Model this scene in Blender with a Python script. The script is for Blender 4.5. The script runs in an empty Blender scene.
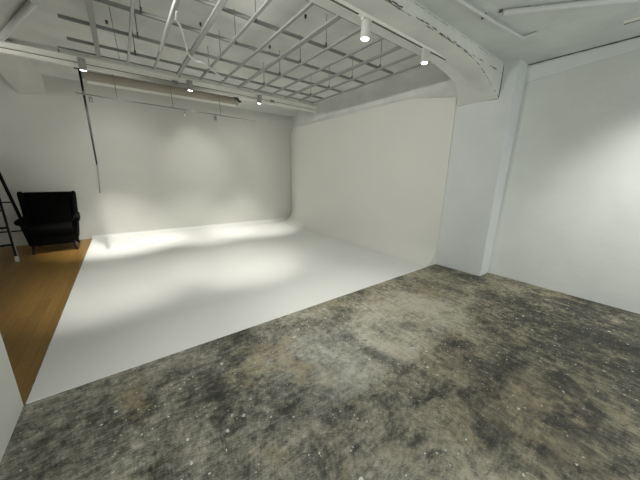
import bpy, math, random
from mathutils import Vector, Matrix
random.seed(7)
PI = math.pi
scn = bpy.context.scene
col = scn.collection

# ------------------------------------------------------------------ mesh helper
class MB:
    def __init__(s): s.v = []; s.f = []; s.sm = []
    def add(s, vs, fs, smooth=False):
        n = len(s.v); s.v += [tuple(p) for p in vs]
        for f in fs: s.f.append(tuple(i + n for i in f)); s.sm.append(smooth)
        return s
    def box(s, x0, x1, y0, y1, z0, z1, mat=None):
        vs = [Vector((x, y, z)) for z in (z0, z1) for y in (y0, y1) for x in (x0, x1)]
        if mat: vs = [mat @ v for v in vs]
        return s.add(vs, [(0, 2, 3, 1), (4, 5, 7, 6), (0, 1, 5, 4), (2, 6, 7, 3), (0, 4, 6, 2), (1, 3, 7, 5)])
    def hexa(s, b, t):
        """bottom quad b (ccw from above), top quad t"""
        return s.add(list(b) + list(t), [(3, 2, 1, 0), (4, 5, 6, 7), (0, 1, 5, 4), (1, 2, 6, 5), (2, 3, 7, 6), (3, 0, 4, 7)])
    def tube(s, pts, r, n=10, cap=True, smooth=True):
        pts = [Vector(p) for p in pts]
        rs = r if isinstance(r, (list, tuple)) else [r] * len(pts)
        rings = []; up = None
        for i, p in enumerate(pts):
            t = (pts[min(i + 1, len(pts) - 1)] - pts[max(i - 1, 0)]).normalized()
            if up is None:
                a = Vector((0, 0, 1)) if abs(t.z) < .9 else Vector((1, 0, 0))
                up = (a - t * a.dot(t)).normalized()
            else:
                up = (up - t * up.dot(t)).normalized()
            b = t.cross(up)
            rings.append([p + (up * math.cos(2 * PI * k / n) + b * math.sin(2 * PI * k / n)) * rs[i] for k in range(n)])
        vs = [q for R in rings for q in R]; fs = []
        for i in range(len(pts) - 1):
            for k in range(n):
                a = i * n + k; c = i * n + (k + 1) % n
                fs.append((a, c, c + n, a + n))
        s.add(vs, fs, smooth)
        if cap:
            m = len(vs) - n
            s.add(rings[0], [tuple(reversed(range(n)))]); s.add(rings[-1], [tuple(range(n))])
        return s
    def prism(s, prof, x0, x1, axis='x', smooth=False):
        """prof = list of (a,b); extruded along axis. axis x: (y,z); axis y: (x,z)"""
        n = len(prof)
        mk = (lambda t, a, b: (t, a, b)) if axis == 'x' else (lambda t, a, b: (a, t, b))
        vs = [mk(x0, a, b) for a, b in prof] + [mk(x1, a, b) for a, b in prof]
        fs = [(i, (i + 1) % n, (i + 1) % n + n, i + n) for i in range(n)]
        s.add(vs, fs, smooth)
        s.add(vs[:n], [tuple(reversed(range(n)))]); s.add(vs[n:], [tuple(range(n))])
        return s

def obj(name, mb, mat, parent=None, bevel=0, seg=2, sub=0):
    me = bpy.data.meshes.new(name)
    me.from_pydata(mb.v, [], mb.f)
    me.polygons.foreach_set('use_smooth', mb.sm)
    import bmesh
    bm = bmesh.new(); bm.from_mesh(me)
    bmesh.ops.remove_doubles(bm, verts=bm.verts, dist=1e-5)
    bmesh.ops.recalc_face_normals(bm, faces=bm.faces)
    bm.to_mesh(me); bm.free()
    me.set_sharp_from_angle(angle=math.radians(38))
    me.materials.append(mat)
    o = bpy.data.objects.new(name, me); col.objects.link(o)
    if parent: o.parent = parent
    if bevel:
        m = o.modifiers.new('bevel', 'BEVEL'); m.width = bevel; m.segments = seg; m.limit_method = 'ANGLE'
        if seg > 2:
            for p in me.polygons: p.use_smooth = True
    if sub:
        m = o.modifiers.new('sub', 'SUBSURF'); m.levels = sub; m.render_levels = sub
        for p in me.polygons: p.use_smooth = True
    return o

def tag(o, label, cat, group=None, kind=None):
    o['label'] = label; o['category'] = cat
    if group: o['group'] = group
    if kind: o['kind'] = kind
    return o
def thing(name, label, cat, loc=(0, 0, 0), rz=0, group=None):
    o = bpy.data.objects.new(name, None); col.objects.link(o)
    o.location = loc; o.rotation_euler = (0, 0, rz); o.empty_display_size = .1
    return tag(o, label, cat, group)
def struct(name, mb, mat, **k):
    o = obj(name, mb, mat, **k); o['kind'] = 'structure'; return o

# ------------------------------------------------------------------ materials
def newmat(name, rgb, rough=.6, metal=0, spec=.5):
    m = bpy.data.materials.new(name); m.use_nodes = True
    b = m.node_tree.nodes['Principled BSDF']
    b.inputs['Base Color'].default_value = (*rgb, 1); b.inputs['Roughness'].default_value = rough
    b.inputs['Metallic'].default_value = metal; b.inputs['Specular IOR Level'].default_value = spec
    return m
class NT:
    def __init__(s, m): s.t = m.node_tree; s.b = s.t.nodes['Principled BSDF']
    def n(s, typ, ins=None, **props):
        nd = s.t.nodes.new(typ)
        for k, v in props.items(): setattr(nd, k, v)
        for k, v in (ins or {}).items(): s.set(nd.inputs[k], v)
        return nd
    def set(s, sock, v):
        if isinstance(v, bpy.types.NodeSocket): s.t.links.new(v, sock)
        else: sock.default_value = v
    def coord(s): return s.n('ShaderNodeTexCoord').outputs['Object']
    def mapping(s, vec, scale=(1, 1, 1), rot=(0, 0, 0), loc=(0, 0, 0)):
        return s.n('ShaderNodeMapping', {'Vector': vec, 'Scale': scale, 'Rotation': rot, 'Location': loc}).outputs[0]
    def noise(s, vec, scale, detail=4, rough=.55, dist=0):
        return s.n('ShaderNodeTexNoise', {'Vector': vec, 'Scale': scale, 'Detail': detail, 'Roughness': rough, 'Distortion': dist}).outputs[0]
    def ramp(s, fac, stops, interp='LINEAR'):
        nd = s.n('ShaderNodeValToRGB', {'Fac': fac}); cr = nd.color_ramp; cr.interpolation = interp
        while len(cr.elements) < len(stops): cr.elements.new(.5)
        for e, (p, c) in zip(cr.elements, stops):
            e.position = p; e.color = (*c, 1) if isinstance(c, tuple) else (c, c, c, 1)
        return nd.outputs[0]
    def mix(s, fac, a, b, mode='MIX'):
        nd = s.n('ShaderNodeMix', data_type='RGBA', blend_type=mode)
        s.set(nd.inputs[0], fac)
        for i, v in ((6, a), (7, b)):
            if isinstance(v, tuple) and len(v) == 3: v = (*v, 1)
            s.set(nd.inputs[i], v)
        return nd.outputs[2]
    def math(s, op, a, b=0.0, clamp=False):
        nd = s.n('ShaderNodeMath', operation=op, use_clamp=clamp)
        s.set(nd.inputs[0], a); s.set(nd.inputs[1], b); return nd.outputs[0]
    def bump(s, h, strength=.2, dist=.01):
        nd = s.n('ShaderNodeBump', {'Height': h, 'Strength': strength, 'Distance': dist})
        s.t.links.new(nd.outputs[0], s.b.inputs['Normal'])
    def base(s, c): s.set(s.b.inputs['Base Color'], c)

def painted(name, rgb, var=.05, bump=.15, scale=3, rough=.7, spec=.3):
    m = newmat(name, rgb, rough, spec=spec); t = NT(m); c = t.coord()
    n = t.noise(c, scale, 5)
    dark = tuple(x * (1 - var) for x in rgb); light = tuple(min(1, x * (1 + var)) for x in rgb)
    t.base(t.ramp(n, [(.3, dark), (.7, light)]))
    t.bump(t.math('ADD', t.noise(c, 9, 6), t.math('MULTIPLY', t.noise(c, 60, 3), .25)), bump, .01)
    return m

M_wall = painted('white_wall', (.64, .645, .61), .03, .06)
M_back = painted('back_wall_paint', (.60, .60, .56), .025, .04, 2)
M_right = painted('rough_plaster', (.66, .68, .655), .045, .40, 2.2)
M_pillar = painted('pillar_paint', (.66, .69, .69), .03, .12)
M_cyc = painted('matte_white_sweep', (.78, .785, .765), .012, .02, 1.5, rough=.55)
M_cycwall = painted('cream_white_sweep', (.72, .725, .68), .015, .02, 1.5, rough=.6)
M_darkwall = painted('grey_wall', (.36, .355, .33), .04, .08)

def concrete_paint(name, rgb, arris=None):
    """white painted concrete with dark pits and flaked cracks"""
    m = newmat(name, rgb, .75, spec=.25); t = NT(m); c = t.coord()
    n = t.noise(c, 2.2, 6); dark = tuple(x * .86 for x in rgb); light = tuple(x * 1.08 for x in rgb)
    base = t.ramp(n, [(.3, dark), (.7, light)])
    pits = t.ramp(t.noise(c, 26, 3, .6), [(.70, 0.0), (.76, 1.0)])
    base = t.mix(t.math('MULTIPLY', pits, .35), base, (.16, .155, .14))
    if arris:
        sep = t.n('ShaderNodeSeparateXYZ', {'Vector': c})
        w = t.noise(c, 7, 5)
        for (ax0, v0), (ax1, v1), wd in arris:
            d0 = t.math('ABSOLUTE', t.math('SUBTRACT', sep.outputs[ax0], v0))
            d1 = t.math('ABSOLUTE', t.math('SUBTRACT', sep.outputs[ax1], v1))
            d = t.math('MAXIMUM', d0, d1)
            lim = t.math('MULTIPLY', t.math('SUBTRACT', w, .44, True), wd * 8)
            mk = t.math('LESS_THAN', d, lim)
            base = t.mix(t.math('MULTIPLY', mk, .8), base, (.09, .085, .075))
    t.base(base)
    t.bump(t.math('ADD', t.noise(c, 5, 6), t.math('MULTIPLY', t.noise(c, 40, 4), .3)), .35, .02)
    return m
M_ceil = concrete_paint('ceiling_concrete', (.62, .63, .60))
M_far = concrete_paint('far_wall_concrete', (.66, .68, .65))
M_ceil2 = concrete_paint('ceiling_plaster_near', (.60, .63, .61))
M_beam = concrete_paint('beam_concrete', (.66, .67, .635), [((1, 1.69), (2, 2.868), .007)])

# old floor: dark stained screed with ochre adhesive, tile ghosts, scratches and paint drops
def floor_mat():
    m = newmat('stained_concrete', (.1, .1, .09), .55, spec=.3); t = NT(m); c = t.coord()
    wn = t.n('ShaderNodeTexNoise', {'Vector': c, 'Scale': 3.5, 'Detail': 8, 'Roughness': .7}).outputs[1]
    wv = t.n('ShaderNodeVectorMath', {0: wn, 1: (-.5, -.5, -.5)}, operation='ADD').outputs[0]
    wv = t.n('ShaderNodeVectorMath', {0: wv, 'Scale': .22}, operation='SCALE').outputs[0]
    cw = t.n('ShaderNodeVectorMath', {0: c, 1: wv}, operation='ADD').outputs[0]
    sep = t.n('ShaderNodeSeparateXYZ', {'Vector': cw}); X, Y = sep.outputs[0], sep.outputs[1]
    def sm(v, a, b):
        return t.n('ShaderNodeMapRange', {'Value': v, 'From Min': a, 'From Max': b}, interpolation_type='SMOOTHSTEP').outputs[0]
    def zone(x0, x1, y0, y1, e0=.06, e1=.3):
        a = t.math('MULTIPLY', sm(X, x0 - e1, x0 + e1), sm(X, x1 + e1, x1 - e1))
        b = t.math('MULTIPLY', sm(Y, y0 - e0, y0 + e0), sm(Y, y1 + e1, y1 - e1))
        return t.math('MULTIPLY', a, b)
    big = t.noise(c, 1.3, 4, .6, .4)
    med = t.noise(c, 4.5, 9, .72, .6)
    fine = t.noise(c, 19, 10, .82)
    grit = t.noise(c, 75, 4, .8)
    scx = t.noise(t.mapping(c, (3.0, 26, 1), (0, 0, .06)), 1.6, 8, .75, .35)      # trowel marks along x
    scy = t.noise(t.mapping(c, (24, 2.2, 1), (0, 0, .10)), 1.6, 8, .75, .35)  # and along y
    side = sm(t.math('ADD', X, t.math('MULTIPLY', t.math('SUBTRACT', med, .5), 3.0)), .9, 2.3)
    scr = t.n('ShaderNodeMix', {0: side, 2: t.math('ADD', t.math('MULTIPLY', scx, .55), .225), 3: scy}).outputs[0]
    v = t.math('ADD', t.math('SUBTRACT', t.math('MULTIPLY', big, .40), .07), t.math('SUBTRACT', t.math('MULTIPLY', med, .42), .06))
    v = t.math('ADD', v, t.math('SUBTRACT', t.math('MULTIPLY', fine, .56), .13))
    v = t.math('ADD', v, t.math('SUBTRACT', t.math('MULTIPLY', scr, .44), .10))
    v = t.math('ADD', v, t.math('SUBTRACT', t.math('MULTIPLY', grit, .22), .11))
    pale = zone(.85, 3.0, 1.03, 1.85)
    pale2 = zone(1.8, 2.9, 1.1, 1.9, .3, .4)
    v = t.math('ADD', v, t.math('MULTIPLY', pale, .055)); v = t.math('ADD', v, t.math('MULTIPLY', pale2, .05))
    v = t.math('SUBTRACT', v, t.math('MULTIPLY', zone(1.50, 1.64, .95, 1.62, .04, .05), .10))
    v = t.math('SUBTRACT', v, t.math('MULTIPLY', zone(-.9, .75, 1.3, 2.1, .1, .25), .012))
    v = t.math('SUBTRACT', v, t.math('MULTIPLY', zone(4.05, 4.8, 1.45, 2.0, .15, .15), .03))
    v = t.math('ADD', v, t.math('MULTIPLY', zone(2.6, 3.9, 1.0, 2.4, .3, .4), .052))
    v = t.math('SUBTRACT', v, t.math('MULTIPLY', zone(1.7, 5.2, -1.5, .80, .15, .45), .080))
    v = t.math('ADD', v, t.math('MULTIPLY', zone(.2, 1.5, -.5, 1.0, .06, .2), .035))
    v = t.math('ADD', v, .004)
    tiles = t.n('ShaderNodeTexBrick', {'Vector': t.mapping(cw, (1, 1, 1), (0, 0, 0), (.35, .02, 0)), 'Color1': (0, 0, 0, 1), 'Color2': (1, 1, 1, 1),
                'Mortar': (.5, .5, .5, 1), 'Scale': 1.0, 'Mortar Size': .003, 'Brick Width': .93, 'Row Height': .52}, offset=.37)
    v = t.math('ADD', v, t.math('MULTIPLY', t.math('SUBTRACT', tiles.outputs['Color'], .5), .028))
    base = t.ramp(v, [(.42, (.016, .016, .014)), (.49, (.055, .056, .046)), (.55, (.145, .143, .113)), (.61, (.27, .262, .21)), (.70, (.45, .44, .36))])
    grey = t.ramp(v, [(.42, (.025, .026, .024)), (.54, (.12, .125, .112)), (.62, (.235, .24, .21)), (.70, (.38, .38, .33))])
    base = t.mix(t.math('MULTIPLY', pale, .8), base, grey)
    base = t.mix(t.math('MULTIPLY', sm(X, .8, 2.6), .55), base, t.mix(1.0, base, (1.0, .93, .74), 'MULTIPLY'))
    # ochre adhesive left in patches
    o1 = t.noise(t.mapping(c, (1, 1, 1), (0, 0, 0), (3.1, 1.7, 0)), 1.9, 9, .74, .3)
    och = t.ramp(t.math('ADD', o1, t.math('MULTIPLY', zone(.86, 1.02, 1.35, 1.95, .1, .1), .12)), [(.545, 0.0), (.62, 1.0)])
    och = t.math('MULTIPLY', och, t.ramp(fine, [(.36, .25), (.55, 1.0)]))
    base = t.mix(t.math('MULTIPLY', och, .68), base, t.mix(med, (.13, .108, .065), (.47, .415, .26)))
    br = t.math('MULTIPLY', zone(.6, 2.6, -.2, 1.0, .06, .4), t.ramp(med, [(.42, 0.0), (.6, 1.0)]))
    base = t.mix(t.math('MULTIPLY', br, .45), base, t.mix(fine, (.10, .086, .055), (.36, .315, .205)))
    # black bitumen flecks and scratches
    blk = t.ramp(t.noise(t.mapping(c, (2.4, 6, 1), (0, 0, .5)), 3.2, 9, .8, .5), [(.575, 0.0), (.63, 1.0)])
    base = t.mix(t.math('MULTIPLY', blk, .72), base, (.011, .0115, .011))
    # pale paint drops
    tn = t.n('ShaderNodeTexNoise', {'Vector': c, 'Scale': 28, 'Detail': 3}).outputs[1]
    for sc, th, amt in ((6, .085, .36), (15, .125, .24), (34, .18, .16)):
        mv = t.n('ShaderNodeVectorMath', {0: t.n('ShaderNodeVectorMath', {0: tn, 'Scale': .035}, operation='SCALE').outputs[0], 1: c}, operation='ADD').outputs[0]
        vo = t.n('ShaderNodeTexVoronoi', {'Vector': mv, 'Scale': sc, 'Randomness': 1})
        drop = t.math('LESS_THAN', vo.outputs['Distance'], th)
        pick = t.math('GREATER_THAN', t.n('ShaderNodeSeparateColor', {'Color': vo.outputs['Color']}).outputs[0], 1 - amt)
        cl = t.ramp(t.noise(c, 1.1, 2), [(.38, .25), (.55, 1.0)])
        base = t.mix(t.math('MULTIPLY', t.math('MULTIPLY', drop, pick), t.math('MULTIPLY', cl, .85)), base, (.72, .73, .68))
    t.base(base)
    t.set(t.b.inputs['Roughness'], t.ramp(med, [(.35, .45), (.65, .75)]))
    t.bump(t.math('ADD', v, t.math('MULTIPLY', fine, .4)), .3, .012)
    return m
M_floor = floor_mat()

def wood_mat():
    m = newmat('oak_planks', (.3, .16, .06), .42, spec=.4); t = NT(m); c = t.coord()
    r = t.mapping(c, (1, 1, 1), (0, 0, PI / 2))
    br = t.n('ShaderNodeTexBrick', {'Vector': r, 'Color1': (.26, .140, .028, 1), 'Color2': (.205, .108, .020, 1), 'Mortar': (.10, .047, .01, 1),
             'Scale': 1.0, 'Mortar Size': .0016, 'Brick Width': .95, 'Row Height': .095}, offset=.43)
    g = t.noise(t.mapping(c, (26, 1.3, 1)), 2.2, 5, .6, .4)
    t.base(t.mix(.5, br.outputs['Color'], t.ramp(g, [(.3, (.55, .5, .45)), (.7, (1.15, 1.12, 1.1))]), 'MULTIPLY'))
    return m
M_wood = wood_mat()

def fabric(name, rgb, scale=220):
    m = newmat(name, rgb, .95, spec=.1); t = NT(m); c = t.coord()
    t.base(t.mix(t.noise(c, scale, 2), tuple(x * .5 for x in rgb), tuple(x * 1.6 for x in rgb)))
    t.bump(t.noise(c, scale, 2), .2, .004)
    return m
M_velvet = fabric('black_upholstery', (.0007, .00065, .0007))
M_leg = painted('dark_stained_leg', (.018, .009, .006), .2, .03, 30, .35)
def metal(name, rgb, rough=.45, metalness=.0):
    m = newmat(name, rgb, rough, metalness); t = NT(m); c = t.coord()
    n = t.noise(c, 18, 3)
    t.base(t.ramp(n, [(.3, tuple(x * .96 for x in rgb)), (.7, tuple(x * 1.03 for x in rgb))]))
    return m
M_gal = metal('galvanised_steel', (.21, .22, .21), .55, .1)
M_galL = metal('pale_galvanised_steel', (.25, .26, .25), .5, .1)
M_galW = metal('side_lit_steel', (.42, .43, .41), .5)  # light on the side of two bars, put into their colour
M_rod = metal('grey_rod', (.20, .205, .20), .5, .3)
M_clip = metal('dark_hanger_clip', (.10, .104, .10), .5, .3)
M_track = metal('white_track', (.86, .86, .79), .5)
M_slot = metal('shadowed_track_slot', (.10, .088, .07), .6)
M_lampw = metal('white_lamp_body', (.60, .60, .57), .45)
M_lampg = metal('grey_lamp_body', (.33, .33, .31), .45)
M_black = metal('black_plastic', (.006, .006, .0065), .4)
M_bluegrey = metal('dark_grey_pole', (.006, .006, .008), .9)
M_bluegrey.node_tree.nodes['Principled BSDF'].inputs['Specular IOR Level'].default_value = .1
M_silver = metal('pale_pole_end', (.17, .175, .165), .4, .2)
M_tan = painted('tan_roll', (.36, .325, .265), .05, .03)
M_paper = painted('cream_paper', (.80, .79, .70), .02, .02)
M_pipe = metal('white_painted_pipe', (.60, .62, .60), .5)
M_crack = metal('dark_gap', (.07, .068, .06), .9)
M_trim = painted('baseboard_white', (.6, .6, .57), .03, .02)
M_ladder = metal('black_ladder_metal', (.003, .003, .0032), .85)
M_ladder.node_tree.nodes['Principled BSDF'].inputs['Specular IOR Level'].default_value = .15
M_rubber = metal('pale_rubber_foot', (.45, .45, .42), .7)
def emis(name, rgb, st):
    m = newmat(name, rgb, .3); t = NT(m); c = t.coord()
    t.b.inputs['Emission Color'].default_value = (*rgb, 1); t.b.inputs['Emission Strength'].default_value = st
    return m
M_lens = emis('lit_lens', (1, .98, .94), 9)

# ------------------------------------------------------------------ setting
XL, XR = -.705, 4.62           # near room left / right
YE = 2.265                     # front edge of the white sweep
YB = 7.74                      # back wall
def yback(x): return YB - .003
ZC, ZN = 3.28, 2.995           # ceilings: far bay / near bay
XO = -3.6                      # far side of the wooden floored area
YR = -1.0

f = MB().box(XL, 4.66, YR, YE + .3, -.06, 0); f.box(XL, 4.66, YE + .3, 8.1, -.06, -.004)
struct('floor', f, M_floor)
struct('floor_wood', MB().box(XO, XL, YE - .1, 7.85, -.06, .0), M_wood)
# walls
wb = MB().box(XO, XR + .15, YB, YB + .15, 0, 3.4)
struct('wall_back', wb, M_back)
struct('wall_right', MB().box(XR, XR + .15, YR, 8.1, 0, 3.4), M_right)
struct('wall_right_far', MB().box(4.312, XR, 2.264, 6.95, 2.836, ZC + .02), M_far)
struct('wall_left', MB().box(XL - .14, XL, YR, YE - .005, 0, ZN + .3), M_wall)
struct('wall_side', MB().box(XO - .12, XO, YE - .1, 7.85, 0, 3.4), M_darkwall)
struct('wall_front', MB().box(XO, XL - .14, YE - .1, YE - .02, 0, 3.4), M_darkwall)
struct('baseboard_back', MB().box(XO, -.82, YB - .014, YB, 0, .085), M_trim)
# ceilings
struct('ceiling', MB().box(XO, XR + .15, 2.0, 8.1, ZC, ZC + .12), M_ceil)
struct('ceiling_near', MB().box(XL - .14, XR + .15, YR, 1.75, ZN, ZN + .12), M_ceil2)
# plaster band at the head of the right wall, its lower edge rising towards the camera
ub = MB(); xo = XR - .022
pts = [(1.54, 2.775), (.5, 2.872), (-.4, 2.955)]
for (ya, za), (yb_, zb) in zip(pts, pts[1:]):
    ub.hexa([(xo + .012, ya, za), (XR, ya, za), (XR, yb_, zb), (xo + .012, yb_, zb)], [(xo, ya, ZN - .018), (XR, ya, ZN - .018), (XR, yb_, ZN - .018), (xo, yb_, ZN - .018)])
struct('trim_1', ub, painted('plaster_band', (.70, .74, .72), .03, .1), bevel=.01)
ck = MB()
ys = [1.54 - i * .06 for i in range(40)]
for a, b in zip(ys, ys[1:]):
    w0 = .001 + .006 * random.random()
    ck.box(XR - .012, XR, b, a, ZN - .004 - w0, ZN)
struct('trim_2', ck, M_crack)

# beam with a haunch down to the pillar
bs = [(-3.6, 2.872, 2.085), (1.5, 2.872, 2.085), (2.9, 2.868, 2.085), (3.2, 2.852, 2.07), (3.54, 2.812, 2.075), (3.80, 2.74, 2.06), (4.05, 2.65, 2.14), (4.30, 2.555, 2.24)]
bm_ = MB(); vs = []; fs = []
for i, (x, z, y1) in enumerate(bs):
    vs += [(x, 1.69, z), (x, y1, z), (x, y1, ZC + .02), (x, 1.69, ZC + .02)]
    if i:
        a = 4 * (i - 1); b = 4 * i
        for k in range(4): fs.append((a + k, a + (k + 1) % 4, b + (k + 1) % 4, b + k))
fs += [(3, 2, 1, 0), tuple(range(len(vs) - 4, len(vs)))]
bm_.add(vs, fs)
struct('beam', bm_, M_beam)
# flaked crack along the beam arris, along its joint with the ceiling and round its bearing on the pillar
fl = MB(); random.seed(3)
def flake(p, q, n, w, along):
    p = Vector(p); q = Vector(q); al = Vector(along)
    for i in range(n):
        if random.random() < .25: continue
        a = p.lerp(q, i / n); b = p.lerp(q, (i + random.uniform(.6, 1.25)) / n)
        o0 = al * random.uniform(0, w * .6); o1 = al * random.uniform(0, w * .6)
        h = w * random.uniform(.15, .6)
        y = Vector((0, -.002, 0))
        vs = [a + o0 + y, b + o1 + y, b + o1 + al * h + y, a + o0 + al * h * .7 + y]
        fl.add([*vs], [(0, 1, 2, 3)])
arr = [(x, 1.69, z) for x, z, _ in bs[1:]]
for a, b in zip(arr, arr[1:]):
    flake(a, b, max(3, int((Vector(b) - Vector(a)).length * 15)), .026, (0, 0, 1))
flake((1.5, 1.69, ZN - .02), (4.29, 1.69, ZN - .03), 40, .010, (0, 0, 1))
struct('trim_3', fl, M_crack)
jt = MB()
jt.tube([(4.288, 1.69, 2.56), (4.288, 1.685, 2.75), (4.288, 1.69, 2.97)], .006, 6)
jt.tube([(4.288, 1.69, 2.56), (4.288, 1.95, 2.568), (4.288, 2.235, 2.562)], .005, 6)
struct('trim_4', jt, M_crack)
# pillar
struct('pillar', MB().hexa([(4.33, 1.547, 0), (4.66, 1.547, 0), (4.66, 2.262, 0), (4.30, 2.262, 0)], [(4.285, 1.515, ZC), (4.66, 1.515, ZC), (4.66, 2.262, ZC), (4.285, 2.262, ZC)]), M_pillar)
# left-hand beam running to the back wall
struct('beam_left', MB().hexa([(-1.33, 6.08, 3.09), (-.955, 6.08, 3.09), (-.955, YB + .02, 2.955), (-1.33, YB + .02, 2.90)],
    [(-1.33, 6.08, ZC + .02), (-.955, 6.08, ZC + .02), (-.955, YB + .02, ZC + .02), (-1.33, YB + .02, ZC + .02)]), painted('left_beam_paint', (.62, .62, .58), .03, .1))

# ------------------------------------------------------------------ white sweep (cyclorama)
cyc = thing('cyclorama', 'large white photo studio sweep with seamless floor curving up into tall side wall', 'cyclorama', (1.8, 5, 0))
def L(mb, o):  # world -> local of an unrotated empty
    l = o.location; mb.v = [(x - l.x, y - l.y, z - l.z) for x, y, z in mb.v]; return mb
R = .34; XW = 4.27
fl_ = MB(); H = .005
NY = 24
rows = []
r2 = .06
yprof = lambda x: [(YE, H)] + [(YE + (yback(x) - r2 - YE) * i / NY, H) for i in range(1, NY + 1)] + \
    [(yback(x) - r2 + r2 * math.sin(a), H + r2 - r2 * math.cos(a)) for a in [PI / 2 * k / 6 for k in range(1, 7)]]
def grid(mb, xs, ypf, smooth=True):
    P = [[(x, y, z) for y, z in ypf(x)] for x in xs]
    n = len(P[0]); vs = [p for r in P for p in r]
    fs = [(i * n + j, (i + 1) * n + j, (i + 1) * n + j + 1, i * n + j + 1) for i in range(len(xs) - 1) for j in range(n - 1)]
    mb.add(vs, fs, smooth)
xs = [-.695 + (4.617 + .695) * i / 20 for i in range(21)]
grid(fl_, xs, yprof)
fl_.add([(-.695, YE, 0), (4.02, YE, 0), (4.02, YE, H), (-.695, YE, H)], [(0, 1, 2, 3)])
fl_.add([(-.695, YE, 0), (-.695, YB - .01, 0), (-.695, YB - .01, H), (-.695, YE, H)], [(0, 1, 2, 3)])
obj('sweep_floor', L(fl_, cyc), M_cyc, cyc)
sw = MB()
def topz(y):
    if y < 3.1: return 2.69 + (y - YE) / (3.1 - YE) * .14
    return 2.83
prof = [(XW - R + R * math.sin(a), H + .001 + R - R * math.cos(a)) for a in [PI / 2 * k / 12 for k in range(13)]]
ysw = [YE] + [YE + (6.97 - YE) * i / 20 for i in range(1, 21)]
vs = []
for y in ysw:
    pr = prof + [(XW, H + R + (topz(y) - H - R) * k / 10) for k in range(1, 11)]
    vs += [(x, y, z) for x, z in pr]
# far end runs diagonally back to the corner
ycn = yback(4.62) - .02
pr = prof + [(XW, H + R + (2.83 - H - R) * k / 10) for k in range(1, 11)]
vs += [(x + .30, ycn, z) for x, z in pr]
n = len(pr)
sw.add(vs, [(i * n + j, i * n + j + 1, (i + 1) * n + j + 1, (i + 1) * n + j) for i in range(len(ysw)) for j in range(n - 1)], True)
# thickness: front return and top
fr = vs[:n]
sw.add([(x, y, z) for x, y, z in fr] + [(4.31, YE, 2.69), (4.31, YE, 0)], [tuple(range(n)) + (n, n + 1)])
tp = [vs[i * n + n - 1] for i in range(len(ysw) + 1)]
sw.add(tp + [(x + .045, y, z) for x, y, z in tp], [(i, i + 1, i + 1 + len(tp), i + len(tp)) for i in range(len(tp) - 1)])
obj('sweep_wall', L(sw, cyc), M_cycwall, cyc)

m = MB().add([(4.29, 2.266, 2.66), (4.29, 3.12, 2.80), (4.29, 3.12, 2.834), (4.29, 2.266, 2.834), (4.31, 2.266, 2.66), (4.31, 3.12, 2.80), (4.31, 3.12, 2.834), (4.31, 2.266, 2.834)],
    [(3, 2, 1, 0), (4, 5, 6, 7), (0, 1, 5, 4), (1, 2, 6, 5), (2, 3, 7, 6), (3, 0, 4, 7)])
obj('head_filler', L(m, cyc), M_far, cyc)

# ------------------------------------------------------------------ suspended ceiling grid
gr = thing('ceiling_grid', 'suspended grey steel ceiling grid of bare channels without panels', 'ceiling grid', (1.6, 3.5, 2.92))
YC = [2.19, 2.79, 3.35, 3.92, 4.47, 4.80]
XB = [-.02 + .3075 * k for k in range(12)]
for i, y in enumerate(YC):
    m = MB(); x0 = {5: -.40}.get(i, -.28); x1 = XB[-1] + .02
    h = .030 if i < 5 else .012
    z0 = 2.945
    m.box(x0, x1, y - .002, y + .002, z0, z0 + h); m.box(x0, x1, y - .002, y + .020, z0, z0 + .002); m.box(x0, x1, y - .002, y + .018, z0 + h - .002, z0 + h)
    obj('carrier_channel', L(m, gr), M_gal if i < 5 else M_galL, gr)
for k, x in enumerate(XB):
    w = .05 if k % 3 == 0 else .026
    y0 = 2.17; y1 = 4.82
    if k == 11: w = .02
    m = MB().box(x - w / 2, x + w / 2, y0, y1, 2.922, 2.925)
    m.box(x - w / 2, x - w / 2 + .002, y0, y1, 2.922, 2.944); m.box(x + w / 2 - .002, x + w / 2, y0, y1, 2.922, 2.944)
    obj('furring_bar', L(m, gr), M_galW if k in (1, 2) else M_galL, gr)
for x in (.36, 1.26, 2.13, 3.08):
    for y in YC[1:5]:
        if (x, y) == (2.13, 4.47): x_ = 2.2
        m = MB().tube([(x, y - .015, 2.93), (x, y - .015, ZC)], .005, 6)
        r = obj('hanger_rod', L(m, gr), M_rod, gr)
        c = MB().box(x - .007, x + .007, y - .022, y + .004, 2.940, 2.985); c.box(x - .011, x + .011, y - .021, y - .009, 2.985, 2.996)
        obj('hanger_clip', L(c, gr), M_clip, r)
# anchors left in the slab
for i, (x, y, lab) in enumerate([(1.031, 3.873, 'tiny black bolt end in ceiling left of centre above grid'), (1.947, 2.936, 'tiny black bolt end in ceiling above nearest middle grid cell'),
                  (1.955, 3.869, 'tiny black bolt end in ceiling near middle of grid'), (.114, 4.55, 'tiny black bolt end in ceiling above left part of grid')]):
    a = MB().tube([(x, y, ZC - .035), (x, y, ZC)], [.012, .016], 8)
    tag(obj('ceiling_anchor', a, M_black), lab, 'bolt', 'old bolt ends in the slab above the grid')
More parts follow.
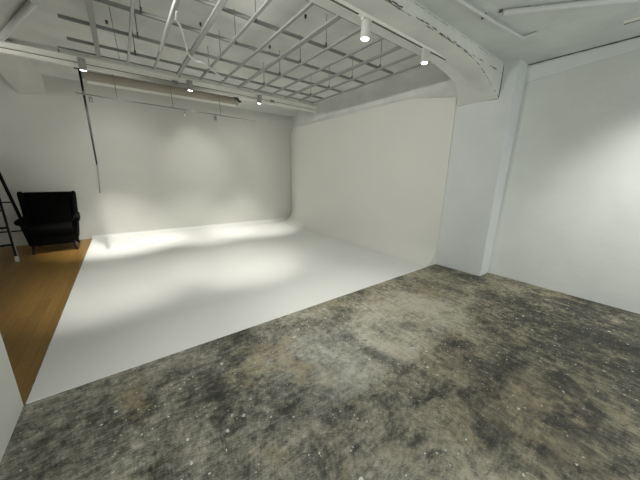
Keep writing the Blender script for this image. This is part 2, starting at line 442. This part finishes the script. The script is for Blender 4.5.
# loose white conduit and cable on the grid
c1 = MB().tube([(.565, 2.2, 2.908), (.565, 3.4, 2.908), (.572, 4.0, 2.908)], .011, 8)
tag(obj('conduit', c1, M_pipe), 'thin white conduit lying along the upper left grid bars', 'pipe')
def smooth_path(p, n=8):
    p = [Vector(q) for q in p]; out = []
    for i in range(len(p) - 1):
        a = p[max(i - 1, 0)]; b = p[i]; c = p[i + 1]; d = p[min(i + 2, len(p) - 1)]
        for k in range(n):
            t = k / n
            out.append(.5 * ((2 * b) + (c - a) * t + (2 * a - 5 * b + 4 * c - d) * t * t + (3 * b - a - 3 * c + d) * t ** 3))
    return out + [p[-1]]
c2 = MB().tube(smooth_path([(.60, 3.0, 2.911), (.62, 3.155, 2.911), (.68, 3.28, 2.911), (.793, 3.643, 2.908), (.853, 3.851, 2.90), (.965, 4.0, 2.89), (1.061, 4.012, 2.895), (1.27, 4.26, 2.905), (1.486, 4.517, 2.911)]), .010, 8)
tag(obj('cable', c2, M_pipe), 'slack white cable drooping through the ceiling grid', 'cable')
c3 = MB().tube([(.14, 4.05, ZC), (.2, 4.78, 2.96)], .004, 6)
tag(obj('wire', c3, M_rod), 'long thin dark wire slanting from ceiling to left back edge of grid', 'wire')

# ------------------------------------------------------------------ tracks
t1 = thing('lighting_track', 'white lighting track with dark slot along underside of the concrete beam', 'lighting track', (1.5, 1.93, 2.86))
obj('rail', L(MB().box(-.6, 3.27, 1.905, 1.945, 2.845, 2.871), t1), M_track, t1)
m = MB()
for a, b in ((-.6, 1.82), (1.98, 2.78), (2.93, 3.26)): m.box(a, b, 1.912, 1.934, 2.843, 2.8455)
obj('slot', L(m, t1), M_slot, t1)
t2 = thing('lighting_track', 'long white track rail hung across the back below the ceiling', 'lighting track', (1.5, 6.0, 3.1))
obj('rail', L(MB().box(-3.3, 4.61, 5.98, 6.07, 3.15, 3.228), t2), M_track, t2, bevel=.004)
m = MB(); xl = [-3.3, -2, -1, 0, 1, 2.2, 2.28, 3.4, 4.61]
for a, b in zip(xl, xl[1:]): m.box(a, b, 5.98, 6.045, 3.085, 3.135)
obj('lamp_channel', L(m, t2), M_track, t2)
obj('web', L(MB().box(-3.3, 4.61, 6.0, 6.03, 3.133, 3.152), t2), M_slot, t2)
for x in (-2.2, -.5, 1.15, 3.0, 4.2): obj('hanger', L(MB().tube([(x, 6.02, 3.22), (x, 6.02, ZC)], .008, 6), t2), M_rod, t2)
for x in (1.05, 3.05): obj('joint_cover', L(MB().box(x - .05, x + .05, 5.966, 5.985, 3.115, 3.165), t2), M_gal, t2)
t3 = thing('lighting_track', 'short dark ended track on the near ceiling by the right wall', 'lighting track', (4.1, -.2, 2.97))
obj('rail', L(MB().box(4.085, 4.125, -.95, .62, 2.968, 2.994), t3), M_track, t3)
obj('slot', L(MB().box(4.094, 4.116, -.94, .615, 2.966, 2.969), t3), M_slot, t3)

def spot(loc, aim, power, size, blend, colr, parent=None, rad=.05):
    ld = bpy.data.lights.new('spot', 'SPOT'); ld.energy = power; ld.spot_size = math.radians(size); ld.spot_blend = blend
    ld.shadow_soft_size = rad; ld.color = colr
    o = bpy.data.objects.new('lamp_or_fill_light', ld); col.objects.link(o)
    d = Vector(aim) - Vector(loc)
    q = d.to_track_quat('-Z', 'Y')
    if parent:
        o.parent = parent; o.location = Vector(loc) - parent.location
    else: o.location = loc
    o.rotation_euler = q.to_euler()
    return o
WARM = (1.0, .982, .885)
def track_lamp(x, y, ztop, label, aim, power, tilt, size=.045, length=.15, mat=M_lampw, drop=.05, cone=70, blend=1, yaw=0, group='spot lamps on the tracks', colr=WARM):
    t = thing('track_spotlight', label, 'spotlight', (x, y, ztop), 0, group)
    obj('adapter', MB().box(-.05, .05, -.018, .078 if y > 5 else .018, -.022, 0).tube([(0, 0, -.02), (0, 0, -drop - .02)], .011, 8), M_lampw, t)
    d = Vector((math.sin(tilt) * math.sin(yaw), math.sin(tilt) * math.cos(yaw), -math.cos(tilt)))
    p0 = Vector((0, 0, -drop)) - d * .03
    p1 = p0 + d * length
    body = MB().tube([p0, p0 + d * .012, p0 + d * (length - .01), p1], [size * .78, size * .95, size, size * 1.02], 20)
    obj('housing', body, mat, t)
    obj('lens', MB().tube([p1 + d * .0005, p1 + d * .006, p1 + d * .012], [size * .82, size * .74, size * .4], 20), M_lens, t)
    spot(Vector((x, y, ztop)) + p1 + d * .05, aim, power, cone, blend, colr, t)
    return t
# back track
track_lamp(-.245, 5.90, 3.20, 'white spotlight at left end of back track above black pole', (-.15, 6.9, 0), 482, .22, .05, .165, M_lampg, .035, cone=54)
track_lamp(1.29, 5.90, 3.20, 'white spotlight on back track at middle of the back wall', (1.5, 6.9, 0), 288, .22, .05, .165, M_lampg, .035, cone=54)
track_lamp(2.70, 5.90, 3.20, 'white spotlight on back track right of the small black clamp', (2.85, 6.85, 0), 293, .22, .05, .165, M_lampg, .035, cone=54)
# beam track
track_lamp(1.925, 1.93, 2.845, 'white spotlight under concrete beam, the left and nearer one', (2.05, 2.1, 0), 93.7, .06, .043, .14, M_lampw, .04, cone=64)
track_lamp(2.86, 1.93, 2.845, 'white spotlight under concrete beam, the one nearer the pillar', (3.0, 2.2, 0), 1.8, .06, .040, .11, M_lampw, .04, cone=64)
# further lamps of the same tracks, above and behind the frame, then added fill lights
spot((.9, 1.93, 2.70), (.9, 2.1, 0), 64.2, 64, 1, WARM)
spot((-.4, 1.96, 2.72), (-.25, 4.35, 0), 284, 42, 1, WARM, rad=.12)
spot((.3, 1.96, 2.72), (.7, 4.3, 0), 97.6, 42, 1, WARM, rad=.12)
spot((1.0, 1.96, 2.72), (1.5, 4.3, 0), 325, 42, 1, WARM, rad=.12)
spot((1.45, 1.96, 2.72), (2.2, 4.3, 0), 84, 42, 1, WARM, rad=.12)
spot((-2.0, 4.6, 3.1), (-1.2, 7.7, 2.4), 69.5, 110, 1, WARM, rad=.5)  # added fill for wall and ceiling of the left area, no fixture
spot((-.15, 2.1, 2.72), (4.27, 4.6, 1.7), 192, 100, 1, WARM)  # added fill for the side wall of the sweep, on no track
spot((.9, 2.1, 2.72), (1.4, 7.74, 1.8), 0.6, 90, 1, WARM)  # added fill for the back wall, no fixture
spot((.3, 2.1, 2.72), (4.3, 4.0, 3.0), 4.5, 120, 1, WARM)  # added fill for the concrete above the sweep, no fixture
# broad spill of the back lamps on the wall
spot((1.40, 5.9, 2.88), (1.65, 7.74, 1.9), 47.7, 52, 1, WARM, rad=.12)
spot((.2, 5.9, 2.88), (.1, 7.74, 1.75), 29.9, 75, 1, WARM, rad=.12)
spot((2.75, 5.9, 2.88), (2.8, 7.74, 1.8), 23.9, 80, 1, WARM, rad=.12)

# ------------------------------------------------------------------ back wall fittings
br = thing('backdrop_roll', 'tan backdrop roll with cream lower edge mounted high along the back wall', 'backdrop roll', (1.2, 6.7, 3.14))
m = MB().tube([(-.27, 6.72, 3.135), (2.45, 6.72, 3.165)], .098, 24)
obj('core_roll', L(m, br), M_tan, br)
m = MB().hexa([(-.255, 6.66, 3.02), (2.43, 6.66, 3.05), (2.43, 6.668, 3.05), (-.255, 6.668, 3.02)], [(-.255, 6.65, 3.064), (2.43, 6.65, 3.094), (2.43, 6.66, 3.094), (-.255, 6.66, 3.064)])
obj('paper_edge', L(m, br), M_paper, br)
for x in (-.295, 2.475): obj('bracket', L(MB().box(x - .02, x + .02, 6.69, 6.75, 3.1, ZC), br), M_lampg, br)

hr = thing('hanging_rail', 'thin grey rail hanging on rods in front of the back wall', 'rail', (1.3, 6.5, 2.8))
obj('bar', L(MB().tube([(-.43, 6.5, 2.805), (2.85, 6.5, 2.768)], .010, 8), hr), M_rod, hr)
for x in (.15, 1.06, 2.015):
    obj('hanger_rod', L(MB().tube([(x, 6.5, 2.79), (x - .02, 6.5, ZC)], .006, 6), hr), M_rod, hr)
for x, lab in ((-.24, 'small grey clip hanging from rail beside the black pole'), (1.27, 'small grey clip hanging from rail below middle back spotlight'), (1.885, 'small grey clip on the rail towards its right end')):
    zb = 2.803 - (x + .43) * .0113
    t = thing('backdrop_clip', lab, 'clip', (x, 6.5, zb), 0, 'clips on the hanging rail')
    obj('hook', MB().tube([(0, 0, .018), (.012, 0, .01), (.01, 0, -.01), (0, 0, -.04)], .004, 6), M_rod, t)
    obj('jaw', MB().box(-.028, -.006, -.012, .012, -.12, -.03).box(.006, .028, -.012, .012, -.12, -.03).box(-.024, .024, -.01, .01, -.06, -.045), M_gal, t, bevel=.003)
kc = thing('camera_clamp', 'small black clamp hanging under the back track near roll end', 'clamp', (2.24, 6.015, 3.0855), 0)
obj('jaw', MB().box(-.05, .02, -.02, .02, -.045, 0).box(-.07, -.03, -.02, .02, -.02, 0), M_black, kc, bevel=.004)
obj('grip', MB().tube([(0, 0, -.035), (.05, -.01, -.085)], [.022, .028], 10).tube([(.02, 0, -.05), (.085, 0, -.075)], .018, 8), M_black, kc)
hp = thing('pole', 'tall thin black pole with pale lower tip hanging before the back wall', 'pole', (-.31, 6.3, 3.1))
obj('shaft', L(MB().tube([(-.313, 6.3, 3.13), (-.309, 6.3, 2.42), (-.308, 6.3, 1.607)], [.017, .016, .013], 10), hp), M_bluegrey, hp)
obj('tip', L(MB().tube([(-.308, 6.3, 1.612), (-.336, 6.3, 1.11)], [.014, .011], 10), hp), M_silver, hp)
obj('crossbar', L(MB().tube([(-.38, 6.29, 3.14), (-.25, 6.3, 3.13)], .013, 8), hp), M_black, hp)
obj('collar', L(MB().tube([(-.311, 6.3, 2.80), (-.311, 6.3, 2.74)], .022, 10), hp), M_gal, hp)

# pipes on the ceilings
lp = MB().tube([(-.02 - .47, 4.5, 3.25), (-1.1, 6.05, 3.25)], .035, 12)
tag(obj('ceiling_pipe', lp, M_pipe), 'pale painted pipe crossing ceiling corner at upper left', 'pipe')
rp = thing('ceiling_pipe', 'thin white pipe on the near ceiling ending in an elbow near the pillar', 'pipe', (3.2, 1.36, 2.98))
obj('tube', L(MB().tube(smooth_path([(1.4, 1.50, 2.97), (2.6, 1.42, 2.97), (3.58, 1.315, 2.97), (3.66, 1.30, 2.972), (3.675, 1.25, 2.975), (3.66, 1.18, 2.98)], 5), .014, 10), rp), M_pipe, rp)
obj('clip', L(MB().box(2.93, 2.945, 1.38, 1.42, 2.958, 2.995), rp), M_slot, rp)
rp2 = thing('ceiling_pipe', 'thicker white pipe running along near ceiling at upper right edge', 'pipe', (3.4, .9, 2.97))
obj('tube', L(MB().tube([(3.0, 1.26, 2.968), (3.27, .925, 2.965), (3.5, .64, 2.962), (4.0, .1, 2.96), (4.4, -.4, 2.96)], .024, 12), rp2), M_pipe, rp2)
for x, y in ((2.985, 1.275), (3.12, 1.11)):
    obj('clip', L(MB().box(x - .006, x + .006, y - .012, y + .016, 2.972, ZN), rp2), M_clip, rp2)

# ------------------------------------------------------------------ armchair
ch = thing('wingback_armchair', 'black upholstered wingback armchair standing on wooden floor against the back wall', 'armchair', (-1.172, 7.10, 0), math.radians(3))
obj('seat_base', MB().box(-.29, .29, -.36, .30, .145, .34), M_velvet, ch, bevel=.03, seg=4)
obj('seat_cushion', MB().box(-.30, .30, -.385, .22, .335, .475), M_velvet, ch, bevel=.05, seg=5)
bk = MB(); nz = 7; rows = []
for i in range(nz):
    t = i / (nz - 1); z = .34 + t * .74; yb0 = .22 + t * .13; hw = .325 + .03 * t; th = .13 - .03 * t
    rows.append([(-hw, yb0, z), (-hw * .5, yb0 - .03, z), (0, yb0 - .04, z), (hw * .5, yb0 - .03, z), (hw, yb0, z), (hw, yb0 + th, z), (-hw, yb0 + th, z)])
vs = [p for r in rows for p in r]; fs = [(i * 7 + k, i * 7 + (k + 1) % 7, (i + 1) * 7 + (k + 1) % 7, (i + 1) * 7 + k) for i in range(nz - 1) for k in range(7)]
fs += [tuple(reversed(range(7))), tuple(range(len(vs) - 7, len(vs)))]
bk.add(vs, fs, True)
obj('backrest', bk, M_velvet, ch, bevel=.03, seg=4)
for s in (-1, 1):
    # wing: ear-shaped panel from arm to top, flaring outwards, thicker rolled front edge
    W = [(.30, 1.10), (.22, 1.105), (.16, 1.085), (.12, 1.02), (.10, .90), (.09, .78), (.05, .68), (.02, .60), (.36, .58), (.45, 1.07)]
    wv = []
    for q in (0, 1):
        for y, z in W:
            x = .315 + .025 * max(0, (z - .6) / .5) + (.06 if q else 0)
            wv.append((s * x, y, z))
    n = len(W)
    wg = MB().add(wv, [tuple(range(n)), tuple(range(n, 2 * n))] + [(i, (i + 1) % n, (i + 1) % n + n, i + n) for i in range(n)], True)
    obj('wing', wg, M_velvet, ch, bevel=.028, seg=4)
    ar = MB().hexa([(s * .25, -.34, .15), (s * .325, -.34, .15), (s * .325, .34, .15), (s * .25, .34, .15)], [(s * .30, -.37, .58), (s * .385, -.37, .58), (s * .385, .36, .62), (s * .30, .36, .62)])
    obj('armrest', ar, M_velvet, ch, bevel=.025, seg=4)
    sc_ = MB().tube([(s * .375, -.405, .595), (s * .375, -.39, .60), (s * .372, -.1, .61), (s * .36, .34, .63)], [.042, .052, .05, .036], 16)
    obj('arm_roll', sc_, M_velvet, ch)
for sx in (-1, 1):
    for sy, yy in ((-1, -.32), (1, .31)):
        lg = MB().tube([(sx * .300, yy + sy * .02, 0), (sx * .285, yy + sy * .008, .06), (sx * .275, yy, .12), (sx * .275, yy, .18)], [.016, .022, .030, .034], 12)
        obj('leg', lg, M_leg, ch)

# ------------------------------------------------------------------ step ladder
ld = thing('step_ladder', 'black folding step ladder with pale foot standing left of the armchair', 'ladder', (-1.85, 6.65, 0))
apR = Vector((-1.716, 6.87, 2.02)); apL = Vector((-2.05, 6.87, 2.02))
fR, fL = Vector((-1.565, 6.33, 0)), Vector((-2.28, 6.33, 0))
bR, bL = Vector((-1.57, 7.45, 0)), Vector((-2.30, 7.45, 0))
def bar(p, q, w, h):
    p = Vector(p); q = Vector(q); d = (q - p); l = d.length; m = d.to_track_quat('Z', 'Y').to_matrix().to_4x4(); m.translation = p
    return MB().box(-w / 2, w / 2, -h / 2, h / 2, 0, l, m)
for f0, a in ((fR, apR), (fL, apL)):
    r = obj('front_rail', L(bar(f0 + (a - f0) * .015, a, .03, .06), ld), M_ladder, ld)
    e = obj('rail_edge', L(bar(f0 + Vector((.019, -.004, .03)), f0 + (a - f0) * .30 + Vector((.019, -.004, 0)), .010, .045), ld), M_silver, r)
    obj('foot_cap', L(bar(f0, f0 + (a - f0) * .045, .05, .08), ld), M_rubber, r, bevel=.006)
for f0, a in ((bR, apR), (bL, apL)):
    r = obj('rear_rail', L(bar(f0 + (a - f0) * .01, a, .028, .05), ld), M_ladder, ld)
    obj('foot_cap', L(bar(f0, f0 + (a - f0) * .03, .04, .06), ld), M_rubber, r, bevel=.006)
for k in range(1, 7):
    t = k / 7.2
    a = fL.lerp(apL, t); b = fR.lerp(apR, t)
    obj('tread', L(MB().box(a.x, b.x, a.y - .03, a.y + .05, a.z - .012, a.z + .012), ld), M_ladder, ld)
    if k in (1, 3, 5, 6):
        a = bL.lerp(apL, t + .04); b = bR.lerp(apR, t + .04)
        obj('rear_rung', L(MB().tube([a, b], .014, 8), ld), M_ladder, ld)
obj('top_cap', L(MB().box(apL.x - .03, apR.x + .03, 6.58, 6.74, 2.0, 2.05), ld), M_ladder, ld, bevel=.01)

# ------------------------------------------------------------------ light behind the camera
COOL = (1.0, .995, .935)
spot((2.0, .1, 2.9), (2.1, 1.4, 0), 0.423, 105, 1, COOL, rad=.12)
spot((.6, -.7, 2.9), (.7, 1.0, 0), 117, 105, 1, COOL, rad=.12)
spot((3.3, -.45, 2.9), (4.62, .05, 1.05), 171, 66, 1, COOL, rad=.15)
spot((3.2, -.7, 2.9), (3.4, .9, 0), 45.8, 105, 1, COOL, rad=.12)
w = bpy.data.worlds.new('World'); scn.world = w; w.use_nodes = True
w.node_tree.nodes['Background'].inputs[0].default_value = (.96, 1, .93, 1)
w.node_tree.nodes['Background'].inputs[1].default_value = 0.909

# ------------------------------------------------------------------ camera
cam = bpy.data.cameras.new('camera'); co = bpy.data.objects.new('camera', cam); col.objects.link(co)
cam.sensor_width = 36; cam.lens = 259.6587 / 640 * 36; cam.clip_start = .02
yaw, pit, rol = 0.645985962, 0.244803787, -0.0179630926
fw = Vector((math.sin(yaw) * math.cos(pit), math.cos(yaw) * math.cos(pit), -math.sin(pit)))
rt = Vector((math.cos(yaw), -math.sin(yaw), 0)); dn = fw.cross(rt)
r2_ = rt * math.cos(rol) + dn * math.sin(rol); d2_ = -rt * math.sin(rol) + dn * math.cos(rol)
mx = Matrix.Identity(4)
for i in range(3):
    mx[i][0] = r2_[i]; mx[i][1] = -d2_[i]; mx[i][2] = -fw[i]
mx.translation = (0, 0, 1.5)
co.matrix_world = mx
scn.camera = co
scn.view_settings.view_transform = 'Standard'
scn.view_settings.look = 'None'
scn.view_settings.exposure = 0
scn.view_settings.gamma = 1.15
